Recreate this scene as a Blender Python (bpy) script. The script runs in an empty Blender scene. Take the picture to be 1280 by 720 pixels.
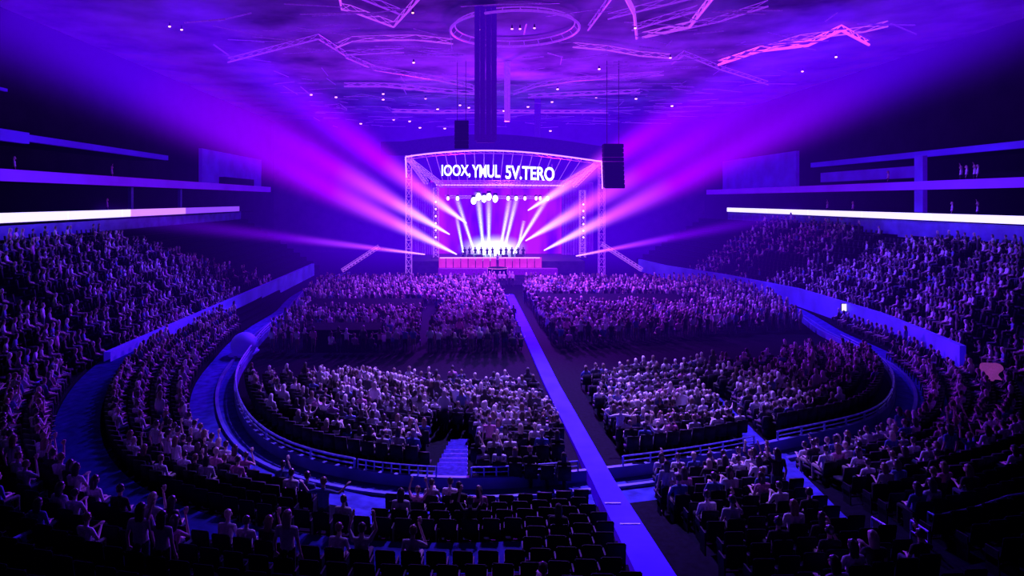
import bpy, bmesh, math, random
import numpy as np
from mathutils import Vector, Matrix

rnd = random.Random(7)
npr = np.random.default_rng(11)
scene = bpy.context.scene
C = scene.collection
F = 760.0; VX, VY = 576.0, 250.0; H = 10.0      # lens in pixels of a 1280x720 frame, vanishing point of the hall axis, eye height

def on(px, py, z):
    "the point of the horizontal plane at height z seen at a pixel of the photo"
    Y = F * (H - z) / (py - VY)
    return Vector(((px - VX) / F * Y, Y, z))
def deep(px, py, Y):
    return Vector(((px - VX) / F * Y, Y, H - (py - VY) / F * Y))
def proj(p):
    return VX + F * p[0] / p[1], VY - F * (p[2] - H) / p[1]

# ------------------------------------------------------------------ materials
def new_mat(name):
    m = bpy.data.materials.new(name); m.use_nodes = True
    nt = m.node_tree; nt.nodes.clear()
    return m, nt, nt.nodes.new('ShaderNodeOutputMaterial')
def pm(name, col, rough=0.6, metal=0.0, emit=None, es=0.0, var=0.35, scale=6.0, bump=0.0, spec=None):
    m, nt, out = new_mat(name)
    b = nt.nodes.new('ShaderNodeBsdfPrincipled')
    b.inputs['Roughness'].default_value = rough; b.inputs['Metallic'].default_value = metal
    nz = nt.nodes.new('ShaderNodeTexNoise'); nz.inputs['Scale'].default_value = scale; nz.inputs['Detail'].default_value = 4
    tc = nt.nodes.new('ShaderNodeTexCoord'); nt.links.new(tc.outputs['Object'], nz.inputs['Vector'])
    r = nt.nodes.new('ShaderNodeValToRGB')
    lo = [max(0, c * (1 - var)) for c in col]; hi = [min(1, c * (1 + var)) for c in col]
    r.color_ramp.elements[0].position = .3; r.color_ramp.elements[1].position = .7
    r.color_ramp.elements[0].color = (*lo, 1); r.color_ramp.elements[1].color = (*hi, 1)
    nt.links.new(nz.outputs['Fac'], r.inputs['Fac']); nt.links.new(r.outputs['Color'], b.inputs['Base Color'])
    if bump:
        bp = nt.nodes.new('ShaderNodeBump'); bp.inputs['Strength'].default_value = bump
        nt.links.new(nz.outputs['Fac'], bp.inputs['Height']); nt.links.new(bp.outputs['Normal'], b.inputs['Normal'])
    if spec is not None: b.inputs['Specular IOR Level'].default_value = spec
    if emit is not None:
        b.inputs['Emission Color'].default_value = (*emit, 1); b.inputs['Emission Strength'].default_value = es
    nt.links.new(b.outputs[0], out.inputs['Surface'])
    return m

M = {}
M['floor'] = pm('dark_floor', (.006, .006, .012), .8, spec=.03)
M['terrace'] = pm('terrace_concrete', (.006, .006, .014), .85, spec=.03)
M['carpet'] = pm('walkway_carpet', (.05, .05, .34), .85, spec=.03, scale=2.5)
M['strip'] = pm('aisle_carpet_glow', (.05, .035, .75), .9, spec=.03, scale=.9, var=.2, emit=(.05, .0, .8), es=.35)  # blue light on the runner is put in as emission
M['fascia'] = pm('fascia_blue_glow', (.14, .12, .55), .7, scale=.35, var=.45, emit=(.03, .004, .7), es=.3)  # blue light on stand fronts and covered console given by emission, no lamps inside
M['parapet'] = pm('parapet_paint', (.10, .09, .42), .6, scale=.8)
M['black'] = pm('black_paint', (.006, .006, .009), .7, spec=.03)
M['wall'] = pm('dark_wall', (.012, .012, .02), .9, spec=.03, scale=.3)
M['ceil'] = pm('roof_deck', (.24, .2, .3), .9, scale=.16, var=.9, bump=.3)
M['endwall'] = pm('end_wall_paint', (.06, .05, .10), .9, scale=.25, var=.6)
M['panel'] = pm('suite_panel', (.1, .1, .46), .8, scale=.5)
M['steel'] = pm('dark_steel', (.12, .11, .15), .45, metal=.7)
M['steel2'] = pm('barrier_steel', (.05, .05, .08), .5, metal=.3)
M['rail'] = pm('rail_steel', (.3, .28, .75), .35, metal=.5)
M['nosing'] = pm('step_nosing', (.5, .45, .9), .5)
M['cloth_black'] = pm('black_drape', (.008, .008, .014), .9, spec=.03)
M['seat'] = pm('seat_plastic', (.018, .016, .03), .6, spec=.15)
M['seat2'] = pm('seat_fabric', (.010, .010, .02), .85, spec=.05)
M['magtruss'] = pm('lit_truss_magenta', (.3, .2, .35), .4, metal=.4, emit=(.55, .06, 1.0), es=.8)  # beam light on the roof trusses put into emission, here and in the next two
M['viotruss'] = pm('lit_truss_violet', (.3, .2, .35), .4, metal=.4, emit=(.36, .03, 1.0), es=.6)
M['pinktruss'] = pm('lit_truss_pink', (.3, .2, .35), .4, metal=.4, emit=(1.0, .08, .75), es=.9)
M['stagetruss'] = pm('stage_truss_glow', (.5, .4, .6), .35, metal=.6, emit=(.6, .12, 1.0), es=.5)  # violet stage light on this metal comes from its own emission
M['stageline'] = pm('stage_edge_light', (.5, .4, .6), .4, emit=(1.0, .42, 1.0), es=1.0)
M['white_led'] = pm('white_led', (.8, .8, .8), .4, emit=(.90, .86, 1.0), es=1.05, var=.05)
M['pink_led'] = pm('pink_led', (.8, .5, .8), .4, emit=(.72, .30, 1.0), es=.9, var=.05)
M['violet_led'] = pm('violet_led', (.5, .3, .8), .4, emit=(.28, .07, .85), es=.8, var=.05)
M['sign'] = pm('sign_letters', (.8, .9, .9), .4, emit=(.80, 1.0, .98), es=2.0, var=.05)
M['lamp_white'] = pm('lamp_glass_white', (.9, .9, .9), .3, emit=(.9, 1.0, 1.0), es=4.0, var=.02)
M['lamp_pink'] = pm('lamp_glass_pink', (.9, .5, .7), .3, emit=(1.0, .35, .85), es=2.5, var=.02)
M['lamp_orange'] = pm('lamp_glass_orange', (.9, .5, .2), .3, emit=(1.0, .45, .30), es=3.0, var=.02)
M['deck'] = pm('stage_deck', (.05, .03, .09), .5, scale=1.5)
M['deckfront'] = pm('stage_front_led', (.4, .1, .3), .5, emit=(1.0, .03, .55), es=.5, scale=1.2)
M['skin'] = pm('skin', (.62, .46, .38), .55, scale=20, var=.1)
M['shoe'] = pm('shoe_leather', (.03, .03, .03), .5)
M['eye'] = pm('eye_dark', (.03, .02, .02), .2)
TOPS = {'white': (.78, .76, .80), 'grey': (.45, .45, .5), 'black': (.02, .02, .025), 'blue': (.08, .12, .4), 'pink': (.65, .25, .45)}
TM = {k: pm('top_' + k.replace(' ', '_'), v, .85, scale=25, var=.15) for k, v in TOPS.items()}
BOT = [pm('denim_trousers', (.05, .06, .12), .9, scale=30), pm('dark_trousers', (.02, .02, .025), .9, scale=30), pm('beige_trousers', (.32, .28, .22), .9, scale=30)]
HAIR = {'dark': pm('dark_hair', (.05, .04, .045), .32, scale=60), 'brown': pm('brown_hair', (.22, .14, .10), .35, scale=60), 'fair': pm('fair_hair', (.6, .5, .4), .4, scale=60)}

def attr_mat(name, attr='col', rough=.7):
    m, nt, out = new_mat(name)
    b = nt.nodes.new('ShaderNodeBsdfPrincipled'); b.inputs['Roughness'].default_value = rough
    a = nt.nodes.new('ShaderNodeAttribute'); a.attribute_name = attr
    nt.links.new(a.outputs['Color'], b.inputs['Base Color']); nt.links.new(b.outputs[0], out.inputs['Surface'])
    return m
M['crowd'] = attr_mat('crowd_clothes')

def math_node(nt, op, a, b=None, c=None, clamp=False):
    n = nt.nodes.new('ShaderNodeMath'); n.operation = op; n.use_clamp = clamp
    for i, v in enumerate((a, b, c)):
        if v is None: continue
        if isinstance(v, (int, float)): n.inputs[i].default_value = v
        else: nt.links.new(v, n.inputs[i])
    return n.outputs[0]

# screen: magenta light with drifting darker curtains of light
def screen_mat():
    m, nt, out = new_mat('video_screen_magenta')
    tc = nt.nodes.new('ShaderNodeTexCoord')
    mp = nt.nodes.new('ShaderNodeMapping'); mp.inputs['Scale'].default_value = (.22, 1, .05)
    nt.links.new(tc.outputs['Object'], mp.inputs['Vector'])
    nz = nt.nodes.new('ShaderNodeTexNoise'); nz.inputs['Scale'].default_value = 1.3; nz.inputs['Detail'].default_value = 3
    nt.links.new(mp.outputs[0], nz.inputs['Vector'])
    r = nt.nodes.new('ShaderNodeValToRGB'); e = r.color_ramp.elements
    e[0].position = .36; e[0].color = (.10, .0, .62, 1); e[1].position = .62; e[1].color = (.55, .01, .62, 1)
    nt.links.new(nz.outputs['Fac'], r.inputs['Fac'])
    em = nt.nodes.new('ShaderNodeEmission'); em.inputs['Strength'].default_value = .85
    nt.links.new(r.outputs[0], em.inputs['Color']); nt.links.new(em.outputs[0], out.inputs['Surface'])
    return m
M['screen'] = screen_mat()

# ------------------------------------------------------------------ mesh helpers
class MB:
    def __init__(s): s.bm = bmesh.new()
    def box(s, c, size, rot=None, bevel=0):
        mt = Matrix.Translation(Vector(c)) @ (rot.to_4x4() if rot is not None else Matrix()) @ Matrix.Diagonal((*size, 1))
        r = bmesh.ops.create_cube(s.bm, size=1, matrix=mt)
        if bevel:
            es = list({e for v in r['verts'] for e in v.link_edges})
            bmesh.ops.bevel(s.bm, geom=es, offset=bevel, segments=2, affect='EDGES', clamp_overlap=True)
        return s
    def bar(s, a, b, w, h=None):
        a, b = Vector(a), Vector(b); d = b - a
        if d.length < 1e-6: return s
        q = d.to_track_quat('Z', 'Y').to_matrix()
        return s.box((a + b) / 2, (w, h or w, d.length), q)
    def tube(s, a, b, r, r2=None, seg=8):
        a, b = Vector(a), Vector(b); d = b - a
        mt = Matrix.Translation((a + b) / 2) @ d.to_track_quat('Z', 'Y').to_matrix().to_4x4()
        bmesh.ops.create_cone(s.bm, cap_ends=True, segments=seg, radius1=r, radius2=r if r2 is None else r2, depth=d.length, matrix=mt)
        return s
    def poly(s, pts, r, seg=6):
        for a, b in zip(pts[:-1], pts[1:]): s.tube(a, b, r, seg=seg)
        return s
    def ball(s, c, r, sub=2, scale=(1, 1, 1)):
        bmesh.ops.create_icosphere(s.bm, subdivisions=sub, radius=r, matrix=Matrix.Translation(Vector(c)) @ Matrix.Diagonal((*scale, 1)))
        return s
    def strip(s, rows):
        "quads between successive rows of points of equal length"
        g = [[s.bm.verts.new(p) for p in row] for row in rows]
        for a, b in zip(g[:-1], g[1:]):
            for i in range(len(a) - 1):
                try: s.bm.faces.new((a[i], a[i + 1], b[i + 1], b[i]))
                except ValueError: pass
        return s
    def lattice(s, a, b, w, r, up=(0, 0, 1), bays=6):
        "a square box truss from a to b: four chords and zigzag bracing"
        a, b = Vector(a), Vector(b); d = (b - a).normalized(); u = Vector(up)
        if abs(d.dot(u)) > .9: u = Vector((0, 1, 0))
        v = d.cross(u).normalized() * w / 2; u = v.cross(d).normalized() * w / 2
        cs = [u + v, u - v, -u - v, -u + v]
        for c in cs: s.tube(a + c, b + c, r, seg=5)
        for k in range(bays):
            p, q = a.lerp(b, k / bays), a.lerp(b, (k + 1) / bays)
            for i in range(4):
                s.tube(p + cs[i], q + cs[(i + 1) % 4], r * .6, seg=4); s.tube(q + cs[i], q + cs[(i + 1) % 4], r * .6, seg=4)
        return s
    def build(s, name, mat, parent=None, smooth=False, loc=None):
        me = bpy.data.meshes.new(name)
        bmesh.ops.recalc_face_normals(s.bm, faces=s.bm.faces)
        if loc is not None: bmesh.ops.translate(s.bm, verts=s.bm.verts, vec=-Vector(loc))
        s.bm.to_mesh(me); s.bm.free()
        for mm in (mat if isinstance(mat, (list, tuple)) else [mat]): me.materials.append(mm)
        if smooth: me.polygons.foreach_set('use_smooth', [True] * len(me.polygons))
        o = bpy.data.objects.new(name, me); C.objects.link(o)
        if loc is not None: o.location = loc
        if parent is not None: o.parent = parent
        return o
def tag(o, label, cat, group=None, kind=None):
    o['label'] = label; o['category'] = cat
    if group: o['group'] = group
    if kind: o['kind'] = kind
    return o
def thing(name, label, cat, loc=(0, 0, 0), rz=0, group=None):
    o = bpy.data.objects.new(name, None); C.objects.link(o); o.empty_display_size = .2
    o.location = loc; o.rotation_euler = (0, 0, rz)
    return tag(o, label, cat, group)
def struct(name, mb, mat, label=None, smooth=False):
    o = mb.build(name, mat, smooth=smooth); o['kind'] = 'structure'
    if label: o['label'] = label; o['category'] = 'structure'
    return o
ORD = ['zeroth', 'first', 'second', 'third', 'fourth', 'fifth', 'sixth', 'seventh', 'eighth', 'ninth', 'tenth', 'eleventh', 'twelfth', 'thirteenth', 'fourteenth', 'fifteenth',
       'sixteenth', 'seventeenth', 'eighteenth', 'nineteenth', 'twentieth']
TENS = {20: 'twenty', 30: 'thirty', 40: 'forty', 50: 'fifty', 60: 'sixty', 70: 'seventy', 80: 'eighty', 90: 'ninety'}
def ordinal(n):
    if n >= 100: return 'hundred-and-' + ordinal(n - 100) if n > 100 else 'hundredth'
    if n <= 20: return ORD[n]
    t, u = n // 10 * 10, n % 10
    return (TENS[t][:-1] + 'ieth') if u == 0 else TENS[t] + '-' + ORD[u]

# ------------------------------------------------------------------ plan of the bowl
CX, CY = 6.0, 42.0
RING_PX = [(430, 345), (415, 357), (377, 392), (340, 417), (318, 447), (300, 470), (298, 506), (311, 540), (349, 577), (427, 599), (480, 606), (582, 614), (720, 601), (800, 592),
           (939, 568), (969, 562), (1025, 549), (1092, 536), (1113, 505), (1115, 480), (1100, 462), (1060, 437), (1012, 416), (974, 388), (860, 345)]
_pl = np.array([on(x, y, 0)[:2] for x, y in RING_PX])
_th = np.unwrap(np.arctan2(_pl[:, 1] - CY, _pl[:, 0] - CX)); _rr = np.hypot(_pl[:, 0] - CX, _pl[:, 1] - CY)
_td = np.linspace(_th[0], _th[-1], 600); _rd = np.interp(_td, _th, _rr)
_k = np.exp(-.5 * (np.arange(-30, 31) / 11.) ** 2); _k /= _k.sum()
_rs = np.convolve(np.pad(_rd, 30, mode='edge'), _k, mode='valid')
def RR(t): return float(np.interp(t, _td, _rs))
def pol(t, s, z=0.0):
    r = RR(t) + s
    return Vector((CX + r * math.cos(t), CY + r * math.sin(t), z))
def sring(x, y):
    t = math.atan2(y - CY, x - CX)
    while t < _td[0] - .3: t += 2 * math.pi
    return math.hypot(x - CX, y - CY) - RR(t), t
T0, T1 = float(_td[0]), float(_td[-1])
def zend(s): return max(0.0, .2 * math.floor((s - 2.2) / .85 + 1e-6) + .2) if s >= 2.2 else 0.0
LX = -19.2                                                       # front of the left stand
def RXf(Y):                                                      # front of the right stand
    return float(np.interp(Y, [14, 24, 31.4, 36, 44, 56, 67, 76, 90], [21.5, 25.2, 27.4, 28.6, 30.4, 31.2, 29.0, 25.6, 24.0]))
def strip_x(Y): return float(np.interp(Y, [14.5, 19, 64.5], [4.72, 5.12, 5.18]))   # aisle strip
def band(x):                                                      # the cross gangway between floor seats and the curved bowl seats
    c = np.interp(x, [-15, 4, 24], [35.6, 35.8, 42.0]); w = np.interp(x, [-15, 4, 24], [4.0, 4.0, 4.4])
    return float(c), float(w)

# ------------------------------------------------------------------ the setting
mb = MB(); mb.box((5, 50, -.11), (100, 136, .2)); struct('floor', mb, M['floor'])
mb = MB(); mb.box((5, 50, 25.3), (100, 136, .4)); struct('ceiling', mb, M['ceil'])
mb = MB(); mb.box((-36.2, 50, 12.5), (.4, 136, 25.6)); struct('wall_left', mb, M['wall'])
mb = MB(); mb.box((47, 50, 12.5), (.4, 136, 25.6)); struct('wall_right', mb, M['wall'])
mb = MB(); mb.box((5, 117, 12.5), (100, .4, 25.6)); struct('wall_end', mb, M['endwall'])
mb = MB(); mb.box((5, -17.5, 12.5), (100, .4, 25.6)); struct('wall_back', mb, M['wall'])

# ring walkway, its inner parapet and step line
ths = np.linspace(T0 + .02, T1 - .02, 190)
mb = MB(); mb.strip([[pol(t, .1, .02), pol(t, .9, .02), pol(t, .9, .05), pol(t, 2.15, .05)] for t in ths]); struct('floor_walkway', mb, M['carpet'])
def wall_curve(s0, s1, z0, z1, ts):
    m = MB(); m.strip([[pol(t, s0, z0), pol(t, s0, z1), pol(t, s1, z1), pol(t, s1, z0)] for t in ts]); return m
struct('wall_parapet', wall_curve(-.08, .08, -.01, .42, ths), M['parapet'])
struct('trim_walkway', wall_curve(.82, .98, .0, .16, ths), M['parapet'])
# curved end terraces
ts = [t for t in np.linspace(T0 + .35, T1 - .35, 170)]
prof = []
for k in range(0, 19):
    s0 = 2.2 + .85 * k; z = .2 * k + .2
    prof += [(s0, z - .2 if k else 0.0), (s0, z), (s0 + .85, z)]
rows = []
for t in ts:
    row = []
    for s, z in prof:
        p = pol(t, s, z); q = max(LX + .02, min(p.x, RXf(max(14, p.y)) - .02))
        if abs(q - p.x) > 1e-6: p.z = min(p.z, .7)
        p.x = q; row.append(p)
    rows.append(row)
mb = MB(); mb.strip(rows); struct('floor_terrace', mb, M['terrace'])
# the wider gangway through the left terraces
tl = np.linspace(math.radians(176), math.radians(262), 50)
mb = MB(); mb.strip([[pol(t, 5.65, zend(5.7) + .22), pol(t, 7.25, zend(5.7) + .22)] for t in tl]); struct('floor_gangway', mb, pm('gangway_carpet', (.018, .018, .17), .9, scale=2.5, spec=.03))
# side stands: stepped rows rising outwards
def stand(name, xf, y0, y1, sgn, n=12, step=.9, rise=.58, zb=1.0):
    rows = []
    for y in np.linspace(y0, y1, 60):
        x0 = xf(y); row = [Vector((x0, y, 0))]
        for k in range(n):
            z = zb + rise * k
            row += [Vector((x0 + sgn * step * k, y, z)), Vector((x0 + sgn * step * (k + 1), y, z))]
        row += [Vector((x0 + sgn * step * n, y, 0))]
        rows.append(row)
    m = MB(); m.strip(rows); struct(name, m, M['terrace'])
stand('floor_stand_left', lambda y: LX - .3, 14, 84, -1)
stand('floor_stand_right', lambda y: RXf(y) + .3, 14, 88, 1)
# front walls (fascias) of the side stands
def fasc(name, xf, ys, z0, z1, th, mat):
    m = MB(); m.strip([[Vector((xf(y) - th, y, z0)), Vector((xf(y) - th, y, z1)), Vector((xf(y) + th, y, z1)), Vector((xf(y) + th, y, z0))] for y in ys]); struct(name, m, mat)
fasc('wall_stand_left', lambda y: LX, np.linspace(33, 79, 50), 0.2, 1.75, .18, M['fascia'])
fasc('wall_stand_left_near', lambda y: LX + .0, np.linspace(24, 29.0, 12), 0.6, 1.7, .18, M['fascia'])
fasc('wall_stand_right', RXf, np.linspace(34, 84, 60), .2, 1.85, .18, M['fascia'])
# upper levels
def bx(name, x0, x1, y0, y1, z0, z1, mat, **k):
    m = MB(); m.box(((x0 + x1) / 2, (y0 + y1) / 2, (z0 + z1) / 2), (abs(x1 - x0), abs(y1 - y0), abs(z1 - z0))); return struct(name, m, mat)
M['up1'] = pm('upper_fascia_violet_glow', (.14, .1, .5), .7, emit=(.12, .0, .75), es=.55, scale=.2, var=.3)  # violet and blue light on the upper levels is emission, these three alike
M['up2'] = pm('upper_fascia_blue_glow', (.06, .06, .4), .7, emit=(.03, .0, .6), es=.5, scale=.2, var=.3)
M['up3'] = pm('suite_panel_blue_glow', (.06, .06, .35), .7, emit=(.05, .0, .62), es=.42, scale=.4, var=.4)
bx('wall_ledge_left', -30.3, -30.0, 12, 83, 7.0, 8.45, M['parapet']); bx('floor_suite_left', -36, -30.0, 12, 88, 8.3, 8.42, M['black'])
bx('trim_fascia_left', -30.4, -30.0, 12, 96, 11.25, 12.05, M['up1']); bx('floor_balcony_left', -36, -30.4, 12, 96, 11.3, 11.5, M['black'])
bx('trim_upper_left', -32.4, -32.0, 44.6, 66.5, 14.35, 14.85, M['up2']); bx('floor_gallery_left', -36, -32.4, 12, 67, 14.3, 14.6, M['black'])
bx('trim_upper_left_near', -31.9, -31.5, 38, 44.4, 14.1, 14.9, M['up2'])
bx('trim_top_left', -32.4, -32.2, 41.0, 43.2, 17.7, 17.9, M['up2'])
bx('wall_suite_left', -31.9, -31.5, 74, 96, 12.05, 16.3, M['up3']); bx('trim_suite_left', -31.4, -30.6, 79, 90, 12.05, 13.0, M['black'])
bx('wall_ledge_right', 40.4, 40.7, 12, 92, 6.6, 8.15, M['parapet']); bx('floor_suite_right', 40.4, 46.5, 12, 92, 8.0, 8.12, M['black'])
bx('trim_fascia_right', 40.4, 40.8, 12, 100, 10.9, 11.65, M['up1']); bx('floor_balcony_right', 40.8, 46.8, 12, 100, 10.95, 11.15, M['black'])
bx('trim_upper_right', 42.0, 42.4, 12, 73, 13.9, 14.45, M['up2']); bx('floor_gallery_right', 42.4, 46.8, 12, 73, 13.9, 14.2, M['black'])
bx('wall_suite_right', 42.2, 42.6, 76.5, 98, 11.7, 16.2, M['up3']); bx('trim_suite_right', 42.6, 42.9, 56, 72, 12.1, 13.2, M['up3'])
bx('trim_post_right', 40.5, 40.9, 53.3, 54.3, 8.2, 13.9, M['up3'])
for i, (y, z0, z1) in enumerate([(57, 8.5, 11.2), (67, 8.5, 11.2)]): bx('trim_post_left_%d' % i, -31.2, -30.9, y, y + .4, z0, z1, M['parapet'])

# LED ribbons along the ledges
def ribbon(name, label, x, segs, z0, z1, sgn):
    t = thing(name, label, 'led ribbon', (x, segs[0][0], z0))
    for a, b, m in segs:
        mb = MB(); mb.box((sgn * .06, (a + b) / 2 - segs[0][0], (z1 - z0) / 2), (.1, b - a - .12, z1 - z0)); mb.build('light_panel', M[m], t)
        mb = MB(); mb.box((-sgn * .02, (a + b) / 2 - segs[0][0], (z1 - z0) / 2), (.06, b - a, z1 - z0 + .12)); mb.build('panel_housing', M['black'], t)
ribbon('led_ribbon', 'long glowing white ribbon board fading to violet along the ledge on the left stand', -29.95, [(16, 46.2, 'white_led'), (46.2, 53.6, 'white_led'), (53.6, 55.0, 'white_led'), (55.0, 66, 'pink_led'), (66, 82, 'violet_led')], 8.5, 9.15, 1)
ribbon('led_ribbon', 'long glowing white ribbon board along the ledge above the right stand', 40.35, [(16, 52, 'white_led'), (52, 61, 'white_led'), (61, 70.5, 'white_led'), (70.5, 80, 'white_led'), (80, 92, 'white_led')], 8.25, 8.85, -1)

# ------------------------------------------------------------------ aisle strip, stairs, rails
def at_ground(px, py):
    "terrace/floor point seen at a pixel"
    z = 0.0
    for _ in range(30):
        p = on(px, py, z); s, t = sring(p.x, p.y)
        z = .5 * z + .5 * (.2 * max(0, (s - 2.2) / .85) if s > 2.2 else 0)
    return on(px, py, z)
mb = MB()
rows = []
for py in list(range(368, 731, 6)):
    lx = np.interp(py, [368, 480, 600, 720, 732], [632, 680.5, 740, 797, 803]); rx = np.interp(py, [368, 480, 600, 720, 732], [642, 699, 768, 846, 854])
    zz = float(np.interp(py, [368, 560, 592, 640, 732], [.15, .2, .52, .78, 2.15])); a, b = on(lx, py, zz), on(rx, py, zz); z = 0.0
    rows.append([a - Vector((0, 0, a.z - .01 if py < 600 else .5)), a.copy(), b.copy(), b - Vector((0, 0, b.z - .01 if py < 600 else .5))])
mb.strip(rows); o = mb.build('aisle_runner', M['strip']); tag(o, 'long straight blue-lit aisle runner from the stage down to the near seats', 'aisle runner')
for px0, px1, py in ((756, 776, 629), (775, 800, 655)):
    zz = float(np.interp(py, [368, 560, 592, 640, 732], [.15, .2, .52, .78, 2.15])) + .03; a, b = on(px0, py, zz), on(px1, py, zz)
    m = MB(); m.bar(a, b, .05, .03); tag(m.build('step_edge', M['nosing']), 'pale step edging across the blue aisle runner, ' + ('upper' if py < 640 else 'lower') + ' of the two', 'step edging')
M['tread'] = pm('tread_paint', (.03, .02, .22), .8, spec=.03); M['edge'] = pm('tread_edge_glow', (.35, .2, .9), .6, emit=(.18, .03, 1.0), es=.4)  # brightness of the tread edges is put in as emission
# stair through the bowl seats
t = thing('stair_flight', 'short flight of blue-lit steps crossing the dark seats below the bowl, left of the runner', 'stairs', at_ground(562, 614))
o0 = t.location.copy()
n = 9
for i in range(n):
    f = i / (n - 1); py = 553 + (605 - 553) * f ** 1.15
    a, b = at_ground(563 - 22 * f, py), at_ground(585 - 1 * f, py)
    m = MB(); z = .04 + .035 * i; c = (a + b) / 2
    m.box((c.x - o0.x, c.y - o0.y, z / 2), ((b - a).length, .52, z)); m.build('tread', M['tread'], t)
    m = MB(); m.box((c.x - o0.x, c.y - o0.y - .24, z + .012), ((b - a).length, .11, .03)); m.build('nosing', M['edge'], t)
# lit patch of walkway at the stair foot is carpet; landing aisle down the near terrace
def ground_patch(name, quad, mat, dz=.03):
    m = MB(); n = 8; rows = []
    for i in range(n + 1):
        f = i / n; l = Vector(quad[0]).lerp(Vector(quad[3]), f); r = Vector(quad[1]).lerp(Vector(quad[2]), f)
        rows.append([])
        for j in range(n + 1):
            p = l.lerp(r, j / n); w = at_ground(p.x, p.y); w.z += .2 + dz; rows[-1].append(w)
    m.strip(rows); return struct(name, m, mat)
ground_patch('floor_landing', [(430, 622), (484, 634), (478, 668), (440, 660)], M['carpet'])
ground_patch('floor_aisle_right', [(948, 578), (978, 574), (1100, 700), (1060, 700)], M['carpet'])
ground_patch('floor_aisle_bowl', [(880, 492), (892, 490), (960, 556), (936, 560)], M['carpet'], -.17)
# handrail on the parapet and rails by the near seats
def rail(pts, label, r=.03, posts=True, h=.9):
    base = Vector(pts[0]); t = thing('handrail', label, 'handrail', base, group=None)
    P = [Vector(p) - base for p in pts]
    m = MB(); m.poly([p + Vector((0, 0, h)) for p in P], r); m.build('top_bar', M['rail'], t)
    m = MB(); m.poly([p + Vector((0, 0, h * .5)) for p in P], r * .7); m.build('lower_bar', M['rail'], t)
    for p in P[::max(1, len(P) // 6)] + [P[-1]]:
        m = MB(); m.tube(p, p + Vector((0, 0, h)), r); m.build('post', M['rail'], t)
    return t
def arc(t0, t1, s, n, z=.4): return [pol(t, s, z) for t in np.linspace(t0, t1, n)]
def th_of(px, py):
    p = on(px, py, 0); return sring(p.x, p.y)[1]
rail(arc(th_of(430, 345), th_of(300, 470), 0, 22), 'blue handrail on the parapet along the floor seats at left, running toward the stage', .05, h=.35)
rail(arc(th_of(300, 470), th_of(440, 602), 0, 18), 'curved blue handrail on the parapet round the left corner of the bowl', .05, h=.35)
rail(arc(th_of(445, 602), th_of(545, 611), 0, 10), 'handrail on the parapet between left corner and the stair foot', .03, h=.35)
rail(arc(th_of(588, 614), th_of(722, 601), 0, 10), 'handrail on the parapet between the stair foot and the blue runner', .03, h=.35)
rail(arc(th_of(778, 595), th_of(940, 568), 0, 12), 'handrail with posts right of the blue runner, up to the cross aisle', .035, h=.35)
rail(arc(th_of(970, 562), th_of(1113, 505), 0, 16), 'curved handrail round the right corner of the bowl', .045, h=.35)
rail(arc(th_of(1113, 503), th_of(1050, 432), 0, 12), 'handrail climbing toward the stage along the right side of the bowl', .045, h=.35)
for i, (a, b, w) in enumerate([((1146, 656), (1167, 670), 'uppermost'), ((1160, 677), (1177, 688), 'middle'), ((1139, 689), (1161, 706), 'lowest'), ((1090, 684), (1113, 700), 'separate left one')]):
    p, q = at_ground(*a), at_ground(*b); p.z += .25; q.z += .25
    rail([p, p.lerp(q, .5), q], 'short slanting stair rail near the lower right corner, %s' % w, .025, h=.5)
p = [at_ground(x, y) + Vector((0, 0, .25)) for x, y in ((1178, 680), (1196, 676), (1216, 672), (1260, 655), (1290, 650))]
rail(p, 'dim long rail in the lower right corner beside the stair rails', .02, h=.5)
p = [at_ground(x, y) + Vector((0, 0, .25)) for x, y in ((8, 716), (30, 704), (66, 686))]
rail(p, 'short slanting rail in the dark lower left corner', .05, h=.4)

# ------------------------------------------------------------------ stage
SY = 82.0
k = SY / F
def sx(px, Y=SY): return (px - VX) / F * Y
def sz(py, Y=SY): return H - (py - VY) / F * Y
st = thing('concert_stage', 'concert stage deck with glowing pink front edge below the magenta screen', 'stage', (sx(622), SY, 0))
b0 = st.location.copy()
def S(px, py, Y=SY): return deep(px, py, Y) - b0
m = MB(); m.box((0, 7.5, .85), (sx(735) - sx(515), 14, 1.7), bevel=.05); m.build('deck', M['deck'], st)
m = MB()
for i in range(14):
    x0, x1 = 548 + i * (678 - 548) / 14, 548 + (i + 1) * (678 - 548) / 14
    a, b = S(x0 + .5, 322), S(x1 - .5, 335); m.box(((a.x + b.x) / 2, .42, (a.z + b.z) / 2), (b.x - a.x, .12, a.z - b.z))
m.build('front_panel', M['deckfront'], st)
a, b = S(550, 323), S(675, 323); m = MB(); m.bar(a + Vector((0, .3, .05)), b + Vector((0, .3, .05)), .14); m.build('edge_light', M['stageline'], st)
m = MB(); m.box((0, -.2, .4), (sx(688) - sx(540), 1.3, .8)); m.build('step', pm('step_violet_glow', (.2, .05, .4), .7, emit=(.35, .0, .7), es=.3), st)  # violet light on the step painted in by emission
for x in (588, 600, 632, 650):
    m = MB(); a = S(x, 318); m.box((a.x, 1.6, 2.1), (.9, .6, .8), bevel=.08); w = m.build('stage_monitor', M['black'], st)
    m = MB(); m.box((a.x, 1.27, 2.15), (.75, .06, .6)); m.build('grille', M['steel'], w)
M['thrust'] = pm('thrust_edge_light', (.5, .2, .4), .5, emit=(1.0, .2, .8), es=.6)
thr = thing('thrust_stage', 'small round thrust platform at the stage front holding the lit singer', 'platform', (sx(622, 79), 79.2, 0))
m = MB(); m.tube((0, 0, 0), (0, 0, 1.2), 1.3, seg=28); m.build('platform', M['black'], thr)
m = MB(); m.poly([(1.32 * math.cos(a), 1.32 * math.sin(a), 1.16) for a in np.linspace(0, 2 * math.pi, 33)], .04); m.build('edge_light', M['thrust'], thr)
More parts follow.
